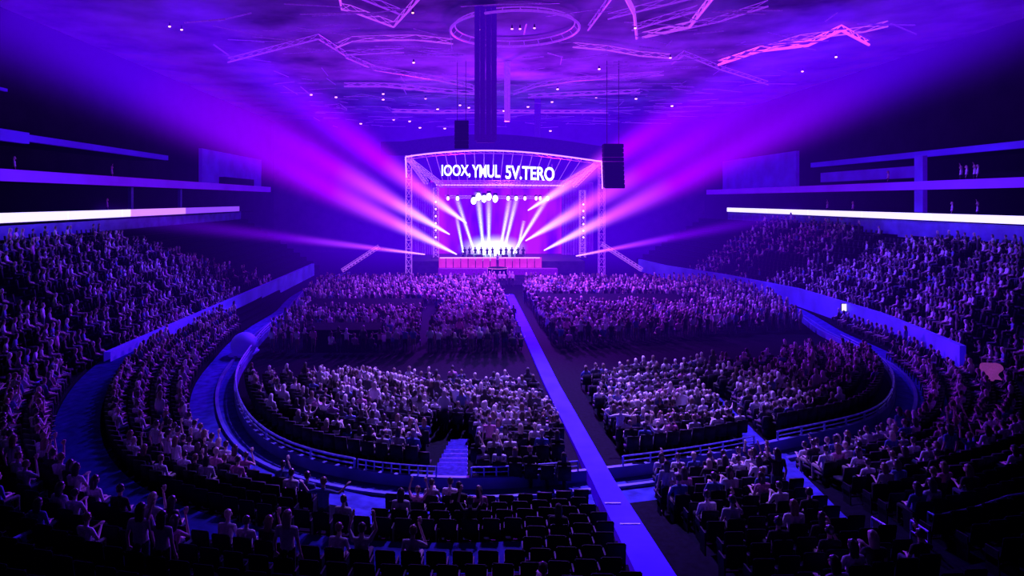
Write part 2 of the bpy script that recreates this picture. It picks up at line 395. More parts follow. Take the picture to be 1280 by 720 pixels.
# screen wall
scr = thing('video_screen', 'wide magenta video wall at the back of the stage', 'screen', (sx(622, 94), 94, 2))
sc0 = scr.location.copy(); a, b = deep(538, 225, 94) - sc0, deep(712, 318, 94) - sc0
m = MB(); m.box(((a.x + b.x) / 2, 0, (a.z + b.z) / 2), (b.x - a.x, .2, a.z - b.z)); m.build('display', M['screen'], scr)
m = MB()
for f in np.linspace(0, 1, 9): x = a.x + (b.x - a.x) * f; m.bar((x, .25, b.z), (x, .25, a.z), .25)
m.build('frame', M['black'], scr)
M['leg'] = pm('violet_glow_curtain', (.25, .1, .35), .9, emit=(.14, .0, .62), es=.45, scale=.8, var=.6)  # curtain cloth emits violet in place of light falling on it
for lab, x0, x1 in (('left', 512, 546), ('right', 702, 742)):
    m = MB(); p0, p1 = deep(x0, 228, 92), deep(x1, 325, 92); rows = []
    for i in range(41):
        x = p0.x + (p1.x - p0.x) * i / 40; y = 92 + .18 * math.sin(i * 1.9); rows.append([Vector((x, y, 1.7)), Vector((x, y, p0.z))])
    m.strip(rows); tag(m.build('stage_curtain', M['leg']), 'tall pleated violet curtain at the %s edge of the magenta screen' % lab, 'curtain')
# towers
for lab, x, y0, y1, Y, mm in (('outer left', 511, 192, 334, 80.5, 'stagetruss'), ('inner left', 545, 235, 324, 87, 'stagetruss'), ('inner right', 728, 238, 324, 87, 'stagetruss'), ('outer right', 752, 200, 334, 80.5, 'viotruss')):
    p = deep(x, y0, Y); zb = 1.7 if 'inner' in lab else 0.0; p.z -= zb; t = thing('truss_tower', '%s lattice tower of the stage roof, lit violet' % lab, 'truss tower', (p.x, Y, zb))
    m = MB(); m.lattice((0, 0, 0.1), (0, 0, p.z), .75, .045, bays=14); m.build('lattice', M[mm], t)
    m = MB(); m.box((0, 0, .06), (1.3, 1.3, .12)); m.build('base_plate', M['steel'], t)
    if 'inner' in lab:
        for z in np.linspace(3, p.z - 2, 6):
            m = MB(); m.box((0, -.5, z), (.45, .3, .4), bevel=.05); f = m.build('lamp', M['black'], t)
            m = MB(); m.tube((0, -.72, z), (0, -.66, z), .15, seg=12); m.build('lens', M['lamp_pink'], f)
# stage roof
rf = thing('stage_roof', 'trapezoid lattice stage roof outlined in pink light above the screen', 'stage roof', (sx(630), SY, 12))
r0 = rf.location.copy()
def Rr(px, py, Y): return deep(px, py, Y) - r0
top = [Rr(507 + i * 245 / 20, 196 - 10.5 * math.sin(math.pi * (i / 20) ** .9) + 6 * i / 20, 80.0) for i in range(21)]
m = MB(); m.poly(top, .09); m.build('top_edge_light', M['stageline'], rf)
low = [Rr(545, 231, 86), Rr(705, 232, 86)]
m = MB(); m.poly(low, .1); m.build('bottom_edge_light', M['stageline'], rf)
m = MB()
for i in range(17):
    a = top[2 + i]; f = i / 16; m.tube(a, low[0].lerp(low[1], f), .045, seg=4)
m.lattice(low[0], low[1], .7, .05, bays=22)
for i in range(20): m.tube(top[i] + Vector((0, .4, -.35)), top[i + 1] + Vector((0, .4, -.35)), .05, seg=4); m.tube(top[i], top[i + 1] + Vector((0, .4, -.35)), .04, seg=4)
m.build('lattice', M['viotruss'], rf)
m = MB()
for a, b in (((508, 197), (552, 231)), ((752, 202), (700, 232)), ((512, 199), (533, 228)), ((745, 205), (718, 232))): m.lattice(Rr(*a, 80.2), Rr(*b, 86), .5, .05, bays=8)
m.build('corner_brace', M['stagetruss'], rf)
m = MB(); m.poly([Rr(507, 196, 80), Rr(508, 222, 80)], .09); m.poly([Rr(752, 202, 80), Rr(753, 236, 80)], .07); m.build('side_edge_light', M['stageline'], rf)
# dark curved header above
m = MB(); rows = []
for i in range(31):
    f = i / 30; px = 476 + f * 292; g = min(1, max(0, (px - 507) / 245)); yb = 194.5 - 10.5 * math.sin(math.pi * g ** .9) + 6 * g; yt = yb - 19 + 3 * abs(f - .5)
    rows.append([deep(px, yt, 78.6), deep(px, yb, 78.6), deep(px, yb, 79.2), deep(px, yt, 79.2), deep(px, yt, 78.6)])
m.strip(rows); o = m.build('header_drape', pm('navy_glow_drape', (.02, .02, .05), .9, emit=(.012, .0, .22), es=.6)); tag(o, 'dark curved drape hanging over the front of the stage roof', 'drape')  # faint blue emission lifts the drape as light would
for lab, px, py0, py1, w in (('right', 766, 180, 235, 2.1), ('left', 577, 151, 186, 1.5)):
    PY = 65.0; p = deep(px, py0, PY); q = deep(px, py1, PY); n = 10 if lab == 'right' else 7
    t = thing('line_array', ('long dark hanging column of loudspeakers at the right corner of the stage roof' if lab == 'right' else 'dark hanging column of loudspeakers above the stage roof, left of centre'), 'loudspeaker', (p.x, PY, p.z))
    hh = (p.z - q.z) / n
    for i in range(n):
        m = MB(); m.box((0, -.03 * i * i * .2, -hh * (i + .5)), (w, 1.0, hh * .94), Matrix.Rotation(.02 * i, 3, 'X'), bevel=.04); c = m.build('speaker_cabinet', M['cloth_black'], t)
        m = MB(); m.box((0, -.03 * i * i * .2 - .51, -hh * (i + .5)), (w * .9, .03, hh * .7)); m.build('grille', M['black'], c)
    m = MB(); m.bar((-w * .3, 0, 0), (-w * .3, 0, 24.9 - p.z), .06); m.bar((w * .3, 0, 0), (w * .3, 0, 24.9 - p.z), .06); m.build('hoist_chain', M['steel'], t)
for lab, px, y0, y1, w, Y in (('thick', 607, 0, 176, 1.3, 47), ('thin', 672, 105, 175, .7, 90), ('slim pale', 634, 60, 150, .5, 66)):
    p, q = deep(px, y0, Y), deep(px, y1, Y); m = MB(); z1 = min(p.z, 24.9)
    for dx in ((-.5, -.17, .17, .5)): m.tube((p.x + dx * w, Y, q.z), (p.x + dx * w, Y, 25.0), w * .16, seg=8)
    m.box((p.x, Y, q.z), (w * 1.1, .4, .3))
    tag(m.build('cable_bundle', M['viotruss'] if 'pale' in lab else pm('haze_tinted_cable_' + lab.replace(' ', '_'), (.03, .02, .06), .9, emit=(.06, 0, .6), es=.5)), '%s vertical cable bundle hanging from the roof above the stage' % lab, 'cable bundle')  # bluish emission paints the hall haze onto the cables
# illuminated lettering
def text_mesh(body, x0, x1, zc, hgt, Y, tilt=0):
    cu = bpy.data.curves.new('t', 'FONT'); cu.body = body; cu.extrude = .04; cu.offset = .02
    ob = bpy.data.objects.new('t', cu); C.objects.link(ob)
    dg = bpy.context.evaluated_depsgraph_get(); me = bpy.data.meshes.new_from_object(ob.evaluated_get(dg))
    v = np.zeros(len(me.vertices) * 3); me.vertices.foreach_get('co', v); v = v.reshape(-1, 3)
    w = v[:, 0].max() - v[:, 0].min(); hh = v[:, 1].max() - v[:, 1].min()
    X = x0 + (v[:, 0] - v[:, 0].min()) / w * (x1 - x0); Z = zc + ((v[:, 1] - v[:, 1].min()) / hh - .5) * hgt - tilt * (X - x0)
    v2 = np.stack([X, Y - v[:, 2], Z], 1); me.vertices.foreach_set('co', v2.ravel())
    bpy.data.objects.remove(ob); return me
sg = thing('stage_sign', 'glowing white lettering across the stage roof', 'sign', (sx(622), 83, sz(214, 83)))
s0 = sg.location.copy()
for body, xa, xb, yc, hp, tl_ in (('IOOX,', 552, 588, 214, 16, 0), ('YMUL', 590, 625, 214, 16, 0.0), ('5V.TERO', 632, 693, 215, 17, .045)):
    me = text_mesh(body, sx(xa, 83), sx(xb, 83), sz(yc, 83), hp / F * 83, 83, tl_); me.materials.append(M['sign'])
    o = bpy.data.objects.new('lettering', me); C.objects.link(o); o.parent = sg; o.location = -s0
m = MB(); m.lattice(deep(548, 228, 83.4) - s0, deep(700, 228, 83.4) - s0, .5, .04, bays=24); m.build('support_bar', M['viotruss'], sg)
for px in (560, 600, 650, 690):
    m = MB(); m.tube(deep(px, 228, 83.3) - s0, deep(px, 205, 83.3) - s0, .05); m.build('support_post', M['viotruss'], sg)
# lighting bar with moving heads
lb = thing('lighting_bar', 'thin lighting truss hanging in front of the magenta screen', 'lighting truss', deep(556, 246, 90))
l0 = lb.location.copy(); m = MB(); m.lattice((0, 0, 0), deep(690, 247, 90) - l0, .4, .035, bays=30); m.build('lattice', M['stagetruss'], lb)
for px in (560, 594, 640, 686):
    m = MB(); m.tube(deep(px, 246, 90) - l0, deep(px, 232, 90) - l0, .03); m.build('hanger', M['steel'], lb)
heads = [(560, 0, 'pink'), (572, 0, 'white'), (592, 1, 'white'), (598, -1, 'white'), (605, 0, 'white'), (611, -1, 'white'), (619, 0, 'white'), (635, 0, 'white'), (645, 0, 'white'), (656, 0, 'pink'), (670, 0, 'pink'), (675, 0, 'pink'), (684, 0, 'white')]
for i, (px, up, colr) in enumerate(heads):
    p = deep(px, 247 + 2.5 * up, 89.6); big = 1.5 if 590 < px < 622 else .9
    t = thing('moving_head_light', '%s moving head lamp on the lighting truss, %s from the left' % (colr, ordinal(i + 1)), 'stage light', p, group='lamps on the lighting truss')
    m = MB(); m.box((0, 0, .35 * big), (.4 * big, .3, .2 * big), bevel=.03); m.build('base', M['black'], t)
    m = MB()
    for s in (-1, 1): m.bar((s * .22 * big, 0, .3 * big), (s * .22 * big, 0, -.1 * big), .06)
    m.bar((-.22 * big, 0, .28 * big), (.22 * big, 0, .28 * big), .06)
    m.build('yoke', M['steel'], t)
    m = MB(); m.tube((0, -.1, .15 * big), (0, 0, -.3 * big), .16 * big, .2 * big, seg=12); hd = m.build('lamp_head', M['black'], t)
    m = MB(); m.ball((0, -.22, -.12 * big), .26 * big, 2, (1, .5, 1.4)); m.build('lens', M['lamp_' + colr], hd)
# floor cans that throw the white fan
fan = [((579, 315), (571, 272), .25), ((594, 318), (571, 248), .5), ((605, 318), (597, 240), .8), ((611, 318), (611, 250), .7), ((624, 318), (637, 250), .6), ((629, 318), (646, 246), .6), ((641, 317), (684, 248), .6), ((646, 316), (655, 276), .22)]

# ------------------------------------------------------------------ light beams (haze lit by the stage lamps)
def beam(label, a, b, r0, r1, stops, name='light_beam', soft=3.2, group=None, power=1.0):
    "a cone of lit haze; stops = [(t, (r,g,b), brightness)] along its length"
    a, b = Vector(a), Vector(b); d = b - a; L = d.length
    m = MB(); bmesh.ops.create_cone(m.bm, cap_ends=True, segments=24, radius1=r0, radius2=r1, depth=L, matrix=Matrix.Translation((0, 0, L / 2)))
    mat, nt, out = new_mat(name + '_haze')
    tc = nt.nodes.new('ShaderNodeTexCoord'); sp = nt.nodes.new('ShaderNodeSeparateXYZ'); nt.links.new(tc.outputs['Object'], sp.inputs[0])
    x, y, z = sp.outputs
    tt = math_node(nt, 'DIVIDE', z, L, clamp=True)
    R = math_node(nt, 'MULTIPLY_ADD', tt, r1 - r0, r0)
    r2 = math_node(nt, 'ADD', math_node(nt, 'MULTIPLY', x, x), math_node(nt, 'MULTIPLY', y, y))
    u2 = math_node(nt, 'DIVIDE', r2, math_node(nt, 'MULTIPLY', R, R))
    g = math_node(nt, 'EXPONENT', math_node(nt, 'MULTIPLY', u2, -soft))
    edge = math_node(nt, 'SUBTRACT', 1.0, u2, clamp=True)
    g = math_node(nt, 'MULTIPLY', g, edge)
    g = math_node(nt, 'DIVIDE', g, R)
    ra = nt.nodes.new('ShaderNodeValToRGB'); rb = nt.nodes.new('ShaderNodeValToRGB'); mx = max(s[2] for s in stops)
    for rmp, f in ((ra, lambda s: (*s[1], 1)), (rb, lambda s: (s[2] / mx,) * 3 + (1,))):
        e = rmp.color_ramp.elements
        while len(e) < len(stops): e.new(.5)
        for i, s in enumerate(stops): e[i].position = s[0]
        for i, s in enumerate(stops): e[i].color = f(s)
        nt.links.new(tt, rmp.inputs['Fac'])
    v = nt.nodes.new('ShaderNodeVolumePrincipled'); v.inputs['Density'].default_value = 0
    nt.links.new(ra.outputs[0], v.inputs['Emission Color'])
    nt.links.new(math_node(nt, 'MULTIPLY', math_node(nt, 'MULTIPLY', rb.outputs[0], g), mx * power), v.inputs['Emission Strength'])
    nt.links.new(v.outputs[0], out.inputs['Volume'])
    o = m.build(name, mat); o.location = a; o.rotation_euler = d.to_track_quat('Z', 'Y').to_euler()
    return tag(o, label, 'light beam', group)
PW, MG, VI, BL = (1.0, .62, 1.0), (.72, .02, 1.0), (.36, .0, 1.0), (.07, .0, .8)
wide = [(0, PW, 1.7), (.10, (1.0, .5, 1.0), 1.25), (.24, (.8, .08, 1.0), .95), (.42, (.5, .0, 1.0), .8), (.62, (.27, .0, 1.0), .72), (.82, (.09, .0, .95), .62), (1, BL, .5)]
def wb(label, p0, p1, Y0, Y1, r0, r1, st=wide, pw=1.0): beam(label, deep(*p0, Y0), deep(*p1, Y1), r0, r1, st, power=pw)
wb('steepest wide violet beam fanning up from stage left of the sign', (583, 279), (205, 0), 84, 44, .14, 5.0)
wb('middle wide violet beam fanning up and out from the left tower', (562, 293), (20, -20), 84, 41, .13, 5.8)
wb('lowest wide violet beam of the left fan, over the left stand', (571, 318), (-30, 12), 82, 40, .13, 5.2)
wb('steepest wide violet beam fanning up behind the right loudspeaker column', (660, 263), (1062, 10), 84, 46, .14, 5.2)
wb('middle wide violet beam fanning up from the right of the screen', (657, 301), (1210, -25), 84, 41, .13, 5.8)
wb('lowest wide violet beam of the right fan, above the right stand', (680, 313), (1300, -5), 82, 40, .13, 5.2)
flat = [(0, (1.0, .4, 1.0), 1.2), (.25, (.6, .05, 1.0), .7), (.6, (.22, .0, .9), .35), (1, BL, .12)]
wb('low flat violet beam crossing the far end of the left stand', (531, 318), (120, 268), 82, 40, .12, 1.3, flat)
wb('low flat violet beam crossing the far end of the right stand', (720, 320), (1000, 266), 82, 45, .12, 1.1, flat)
whitefan = [(0, (.85, 1.0, .98), 2.2), (.35, (.85, 1.0, .98), 1.1), (.75, (.85, .85, 1.0), .7), (1, (.8, .6, 1.0), .3)]
for i, (p0, p1, w) in enumerate(fan):
    p = deep(*p0, 88)
    beam('narrow white beam rising from the stage floor, %s from the left of the fan' % ordinal(i + 1), p, deep(*p1, 88.3), .2, .28 + w * .6, whitefan, power=1.3)
    t = thing('floor_spotlight', 'small upturned floor spotlight on stage, %s from the left of the row' % ordinal(i + 1), 'stage light', (p.x, 88, 1.71))
    m = MB(); m.box((0, 0, .08), (.4, .4, .16), bevel=.03); m.build('base', M['black'], t)
    m = MB(); m.tube((0, 0, .16), (0, 0, max(.4, p.z - 1.71)), .16, .2, seg=12); hd = m.build('lamp_head', M['black'], t)
    m = MB(); m.tube((0, 0, max(.4, p.z - 1.71)), (0, 0, max(.4, p.z - 1.71) + .04), .17, seg=12); m.build('lens', M['lamp_white'], hd)
# low white smoke on the stage
def smoke(name, label, c, rad, col, strength):
    m = MB(); m.ball((0, 0, 0), 1, 3); mat, nt, out = new_mat(name)
    tc = nt.nodes.new('ShaderNodeTexCoord'); ln = nt.nodes.new('ShaderNodeVectorMath'); ln.operation = 'LENGTH'; nt.links.new(tc.outputs['Object'], ln.inputs[0])
    f = math_node(nt, 'SUBTRACT', 1.0, ln.outputs['Value'], clamp=True); f = math_node(nt, 'MULTIPLY', f, f)
    nz = nt.nodes.new('ShaderNodeTexNoise'); nz.inputs['Scale'].default_value = 3.0; nt.links.new(tc.outputs['Object'], nz.inputs['Vector'])
    f = math_node(nt, 'MULTIPLY', f, math_node(nt, 'MULTIPLY_ADD', nz.outputs['Fac'], 1.6, .2))
    v = nt.nodes.new('ShaderNodeVolumePrincipled'); v.inputs['Density'].default_value = 0; v.inputs['Emission Color'].default_value = (*col, 1)
    nt.links.new(math_node(nt, 'MULTIPLY', f, strength), v.inputs['Emission Strength']); nt.links.new(v.outputs[0], out.inputs['Volume'])
    o = m.build(name, mat); o.location = c; o.scale = rad; tag(o, label, 'smoke', kind='stuff')
smoke('stage_smoke', 'bank of bright white smoke at the foot of the white beams on stage', (sx(616, 88), 88, 3.0), (5.4, 1.6, 2.3), (.8, 1.0, .95), 2.6)

# ------------------------------------------------------------------ roof structure
RZ = 24.4
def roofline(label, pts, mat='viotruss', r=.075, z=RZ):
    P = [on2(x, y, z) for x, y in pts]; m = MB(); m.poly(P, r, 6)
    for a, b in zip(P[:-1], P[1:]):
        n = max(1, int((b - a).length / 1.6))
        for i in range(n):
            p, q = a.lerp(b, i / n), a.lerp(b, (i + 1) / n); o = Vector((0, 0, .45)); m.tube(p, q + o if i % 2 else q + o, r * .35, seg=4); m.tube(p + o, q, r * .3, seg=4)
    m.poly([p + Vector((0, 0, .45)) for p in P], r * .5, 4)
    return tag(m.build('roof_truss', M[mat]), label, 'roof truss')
def on2(px, py, z):
    Y = F * (z - H) / (VY - py); return Vector(((px - VX) / F * Y, Y, z))
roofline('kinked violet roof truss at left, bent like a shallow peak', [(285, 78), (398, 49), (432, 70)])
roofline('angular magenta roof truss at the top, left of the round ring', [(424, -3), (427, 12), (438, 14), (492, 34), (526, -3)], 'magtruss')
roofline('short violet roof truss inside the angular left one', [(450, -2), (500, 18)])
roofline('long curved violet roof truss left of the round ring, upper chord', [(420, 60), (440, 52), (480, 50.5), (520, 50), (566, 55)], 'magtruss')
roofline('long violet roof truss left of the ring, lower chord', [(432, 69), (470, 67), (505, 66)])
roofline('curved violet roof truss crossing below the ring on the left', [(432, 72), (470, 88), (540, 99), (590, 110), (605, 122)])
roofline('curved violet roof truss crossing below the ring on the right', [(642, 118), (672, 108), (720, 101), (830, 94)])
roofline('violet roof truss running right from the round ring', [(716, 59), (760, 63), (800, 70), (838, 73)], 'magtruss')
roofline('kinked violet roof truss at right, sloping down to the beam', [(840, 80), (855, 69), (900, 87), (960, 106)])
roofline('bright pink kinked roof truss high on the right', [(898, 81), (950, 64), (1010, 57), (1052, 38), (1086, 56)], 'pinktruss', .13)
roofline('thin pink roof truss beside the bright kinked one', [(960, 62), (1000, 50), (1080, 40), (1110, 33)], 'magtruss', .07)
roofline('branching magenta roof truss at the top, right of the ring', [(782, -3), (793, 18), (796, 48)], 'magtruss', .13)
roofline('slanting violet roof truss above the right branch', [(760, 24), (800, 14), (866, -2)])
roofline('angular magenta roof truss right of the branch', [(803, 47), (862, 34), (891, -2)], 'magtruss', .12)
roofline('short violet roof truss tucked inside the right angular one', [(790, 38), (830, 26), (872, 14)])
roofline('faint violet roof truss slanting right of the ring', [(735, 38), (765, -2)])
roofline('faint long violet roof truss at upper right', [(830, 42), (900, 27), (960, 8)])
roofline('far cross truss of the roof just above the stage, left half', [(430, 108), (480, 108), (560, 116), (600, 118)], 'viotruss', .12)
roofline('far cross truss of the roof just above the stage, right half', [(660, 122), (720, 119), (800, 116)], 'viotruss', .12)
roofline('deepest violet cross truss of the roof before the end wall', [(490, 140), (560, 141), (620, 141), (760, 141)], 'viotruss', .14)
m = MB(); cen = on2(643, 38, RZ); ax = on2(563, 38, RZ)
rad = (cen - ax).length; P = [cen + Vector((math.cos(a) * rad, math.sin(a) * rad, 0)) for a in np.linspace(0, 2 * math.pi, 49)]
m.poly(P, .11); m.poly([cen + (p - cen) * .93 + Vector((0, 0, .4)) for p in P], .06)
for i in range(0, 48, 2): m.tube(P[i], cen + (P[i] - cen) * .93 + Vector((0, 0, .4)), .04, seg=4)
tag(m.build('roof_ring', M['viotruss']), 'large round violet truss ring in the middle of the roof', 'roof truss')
# fine catwalk members over the deck: stuff
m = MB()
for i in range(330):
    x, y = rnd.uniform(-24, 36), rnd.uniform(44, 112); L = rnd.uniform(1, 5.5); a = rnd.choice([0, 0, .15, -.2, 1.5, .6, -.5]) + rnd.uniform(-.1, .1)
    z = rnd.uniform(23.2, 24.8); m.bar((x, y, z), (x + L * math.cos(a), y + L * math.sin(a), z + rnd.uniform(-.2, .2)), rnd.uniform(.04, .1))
o = m.build('roof_rigging', pm('roof_rigging_glow', (.3, .25, .4), .5, metal=.5, emit=(.28, .02, .85), es=.30)); tag(o, 'fine tangle of rigging and catwalk members under the roof', 'rigging', kind='stuff')  # violet emission stands in for light on the rigging
rows = 0
lampspec = [(212, 34, 'orange'), (227, 38, 'orange'), (516, 17, 'orange'), (794, 36, 'orange'), (517, 79, 'orange'), (749, 87, 'orange'), (1003, 90, 'pink'), (840, 133, 'orange'), (547, 137, 'orange'), (479, 118, 'pink'), (479, 125, 'pink'), (389, 119, 'pink'), (420, 122, 'pink'),
            (795, 124, 'pink'), (745, 123, 'pink'), (660, 134, 'pink'), (575, 132, 'pink'), (586, 135, 'pink'), (690, 128, 'pink'), (601, 38, 'pink'), (612, 36, 'pink'), (650, 37, 'pink'), (668, 36, 'pink'), (640, 37, 'pink'), (838, 73, 'pink'), (1045, 72, 'orange'), (556, 161, 'pink'), (512, 152, 'pink'), (525, 160, 'pink'), (688, 164, 'pink'),
            (697, 112, 'pink'), (532, 124, 'pink'), (451, 155, 'pink'), (492, 150, 'pink'), (630, 139, 'orange'), (617, 130, 'pink')]
for i, (px, py, cl) in enumerate(lampspec):
    Y = F * 14.1 / (VY - py)
    if Y > 112: p = deep(px, py, 110)
    else: p = on2(px, py, 24.1)
    near = 'over the stage' if py > 100 else ('near the roof ring' if 560 < px < 720 else ('in the left roof' if px < 560 else 'in the right roof'))
    t = thing('roof_lamp', 'tiny %s lamp %s, %s counted from the left' % (cl, near, ordinal(1 + sum(1 for q in lampspec if (q[0], q[1]) < (px, py)))), 'roof lamp', p, group='small lamps under the roof')
    w = .1 * max(.6, p.y / 62)
    m = MB(); m.tube((0, 0, .12), (0, 0, .4), w * .9, w * .5, seg=8); m.build('housing', M['black'], t)
    m = MB(); m.ball((0, 0, .05), w, 1, (1.5, 1, .8)); m.build('lens', M['lamp_' + cl], t)
# thin laser-like lines by the stage corners, built as glowing sloping trusses
for lab, a, b in (('left', (474, 308), (428, 338)), ('right', (752, 305), (802, 337))):
    p, q = deep(*a, 80), deep(*b, 80); m = MB(); m.tube(p, q, .07, seg=6); m.lattice(p, q, .5, .03, bays=12)
    tag(m.build('laser_line_truss', M['stagetruss']), 'thin sloping laser-like line, shaped as a glowing truss, beside the stage on the %s' % lab, 'truss')

# ------------------------------------------------------------------ people
def hull(bm, items):
    "convex hull of spheres added to bm"
    vs = []
    for c, r in items:
        vs += bmesh.ops.create_icosphere(bm, subdivisions=1, radius=r, matrix=Matrix.Translation(Vector(c)))['verts']
    res = bmesh.ops.convex_hull(bm, input=vs)
    junk = [g for g in res['geom_interior'] + res['geom_unused'] if isinstance(g, bmesh.types.BMVert)]
    bmesh.ops.delete(bm, geom=list(set(junk)), context='VERTS')
SK, TP, TR, SHO, EY, HR = range(6)
def hand(cap, w, d, side, curl=.5):
    "palm and five fingers: w wrist, d unit direction"
    w = Vector(w); d = Vector(d).normalized(); n = d.cross(Vector((0, 0, 1)));
    if n.length < .2: n = d.cross(Vector((0, 1, 0)))
    n.normalize(); up = n.cross(d).normalized()
    palm = w + d * .085
    cap.append((SK, w, .024, w + d * .03, .028)); cap.append((SK, w + d * .04 + n * .018, .022, palm + n * .026, .017)); cap.append((SK, w + d * .04 - n * .018, .022, palm - n * .026, .017))
    for i, (o, L) in enumerate(((-.032, .062), (-.011, .075), (.011, .07), (.031, .055))):
        a = palm + n * o; b = a + d * L * .55 - up * L * .15 * curl + n * o * .35; c = b + d * L * .4 - up * L * .5 * curl
        cap.append((SK, a, .011, b, .010)); cap.append((SK, b, .010, c, .008))
    a = w + d * .03 + n * .03 * side; b = a + d * .035 + n * .035 * side; cap.append((SK, a, .014, b, .012)); cap.append((SK, b, .012, b + d * .03 + n * .004 * side, .009))
def figure(seated=True, arms='lap', lean=0.0, turn=0.0):
    "list of tapered capsules (region, a, ra, b, rb); facing +Y, hips at x=y=0, seat height .45"
    cap = []; hz = .53 if seated else .92
    V = Vector
    ch = V((0, -.03 + lean, hz + .38)); nk = V((0, -.02 + lean * 1.2, hz + .53)); hd = V((.0, .01 + lean * 1.35, hz + .69))
    tt = TR
    cap.append((tt, V((-.07, 0, hz)), .115, V((.07, 0, hz)), .115))
    cap.append((TP, V((-.05, -.0, hz + .05)), .115, V((-.055, -.02 + lean * .5, hz + .2)), .105)); cap.append((TP, V((.05, -.0, hz + .05)), .115, V((.055, -.02 + lean * .5, hz + .2)), .105))
    cap.append((TP, V((-.055, -.02 + lean * .5, hz + .2)), .105, ch + V((-.07, 0, 0)), .115)); cap.append((TP, V((.055, -.02 + lean * .5, hz + .2)), .105, ch + V((.07, 0, 0)), .115))
    cap.append((TP, ch + V((-.15, -.01, .07)), .068, ch + V((.15, -.01, .07)), .068)); cap.append((TP, ch + V((0, 0, .08)), .08, nk + V((0, 0, -.02)), .062))
    cap.append((SK, nk + V((0, 0, -.02)), .056, hd + V((0, -.015, -.06)), .054))
    cap.append((SK, hd + V((0, -.012, .03)), .088, hd + V((0, .012, -.035)), .072)); cap.append((SK, hd + V((0, .02, -.04)), .066, hd + V((0, .055, -.085)), .036))
    c, s = math.cos(turn), math.sin(turn)
    cap.append((SK, hd + V((0, .085, .0)), .012, hd + V((0, .105, -.03)), .016))
    for e in (-1, 1):
        cap.append((SK, hd + V((e * .084, -.005, .015)), .018, hd + V((e * .086, -.005, -.03)), .014)); cap.append((EY, hd + V((e * .032, .077, .012)), .013, hd + V((e * .034, .079, .012)), .013))
    cap.append((EY, hd + V((-.018, .088, -.062)), .008, hd + V((.018, .088, -.062)), .008))
    if seated:
        for e in (-1, 1):
            cap.append((tt, V((e * .085, 0, hz)), .095, V((e * .115, .43, hz + .0)), .064)); cap.append((tt, V((e * .115, .43, hz)), .064, V((e * .115, .45, .1)), .045))
            cap.append((SHO, V((e * .115, .43, .05)), .045, V((e * .125, .6, .035)), .034))
    else:
        for e in (-1, 1):
            cap.append((tt, V((e * .085, 0, hz)), .098, V((e * .1, .02, .5)), .066)); cap.append((tt, V((e * .1, .02, .5)), .066, V((e * .11, -.02, .1)), .045))
            cap.append((SHO, V((e * .11, -.03, .05)), .045, V((e * .13, .13, .035)), .034))
    for e in (-1, 1):
        sh = ch + V((e * .185, -.01, .07)); a = arms if isinstance(arms, str) else arms[0 if e < 0 else 1]
        if a == 'lap': el, wr = sh + V((e * .06, .06, -.27)), V((e * .1, .27 + lean, hz + .13))
        elif a == 'clap': el, wr = sh + V((e * .08, .1, -.25)), V((e * .05, .36 + lean, hz + .34))
        elif a == 'up': el, wr = sh + V((e * .12, .1, .18)), sh + V((e * .06, .16, .43))
        elif a == 'phone': el, wr = sh + V((e * .1, .16, -.14)), hd + V((e * .07, .24, .06))
        elif a == 'side': el, wr = sh + V((e * .07, -.02, -.28)), sh + V((e * .09, .06, -.53))
        elif a == 'wide': el, wr = sh + V((e * .24, .04, -.06)), sh + V((e * .42, .12, .12))
        else: el, wr = sh + V((e * .06, .06, -.27)), sh + V((e * .0, .28, -.2))
        cap.append((TP, sh, .062, sh.lerp(el, .55), .05)); cap.append((TP if rnd.random() < .4 else SK, sh.lerp(el, .5), .047, el, .04)); cap.append((SK, el, .04, wr, .027))
        hand(cap, wr, wr - el, -e)
    if turn:
        R3 = Matrix.Rotation(turn, 3, 'Z'); out = []
        for (rg, a, ra, b, rb) in cap:
            if a.z > nk.z + .03: a = R3 @ (a - nk) + nk; b = R3 @ (b - nk) + nk
            out.append((rg, a, ra, b, rb))
        cap = out; hd = R3 @ (hd - nk) + nk
    return cap, hd
def remesh(caps, voxel, ratio, name):
    bm = bmesh.new()
    for (rg, a, ra, b, rb) in caps: hull(bm, [(a, ra), (b, rb)])
    me = bpy.data.meshes.new(name); bm.to_mesh(me); bm.free()
    o = bpy.data.objects.new(name, me); C.objects.link(o)
    r = o.modifiers.new('r', 'REMESH'); r.mode = 'VOXEL'; r.voxel_size = voxel
    sm = o.modifiers.new('s', 'SMOOTH'); sm.factor = .4; sm.iterations = 1
    if ratio < 1: d = o.modifiers.new('d', 'DECIMATE'); d.ratio = ratio
    dg = bpy.context.evaluated_depsgraph_get(); res = bpy.data.meshes.new_from_object(o.evaluated_get(dg)); res.name = name
    bpy.data.objects.remove(o); return res
def regions(co, caps):
    best = np.full(len(co), 1e9); reg = np.zeros(len(co), int)
    for (rg, a, ra, b, rb) in caps:
        a = np.array(a); b = np.array(b); ab = b - a; L2 = max(1e-9, ab @ ab); t = np.clip(((co - a) @ ab) / L2, 0, 1)
        d = np.linalg.norm(co - (a + t[:, None] * ab), axis=1) - (ra + (rb - ra) * t)
        if rg == EY: d = d - .004
        u = d < best; best[u] = d[u]; reg[u] = rg
    return reg
def coords(me):
    v = np.zeros(len(me.vertices) * 3, np.float32); me.vertices.foreach_get('co', v); return v.reshape(-1, 3)
def hair_caps(hd, long):
    V = Vector; h = [(HR, hd + V((0, -.02, .045)), .104, hd + V((0, -.035, .0)), .1)]
    if long: h += [(HR, hd + V((-.04, -.06, 0)), .075, hd + V((-.04, -.075, -.2)), .06), (HR, hd + V((.04, -.06, 0)), .075, hd + V((.04, -.075, -.2)), .06)]
    return h
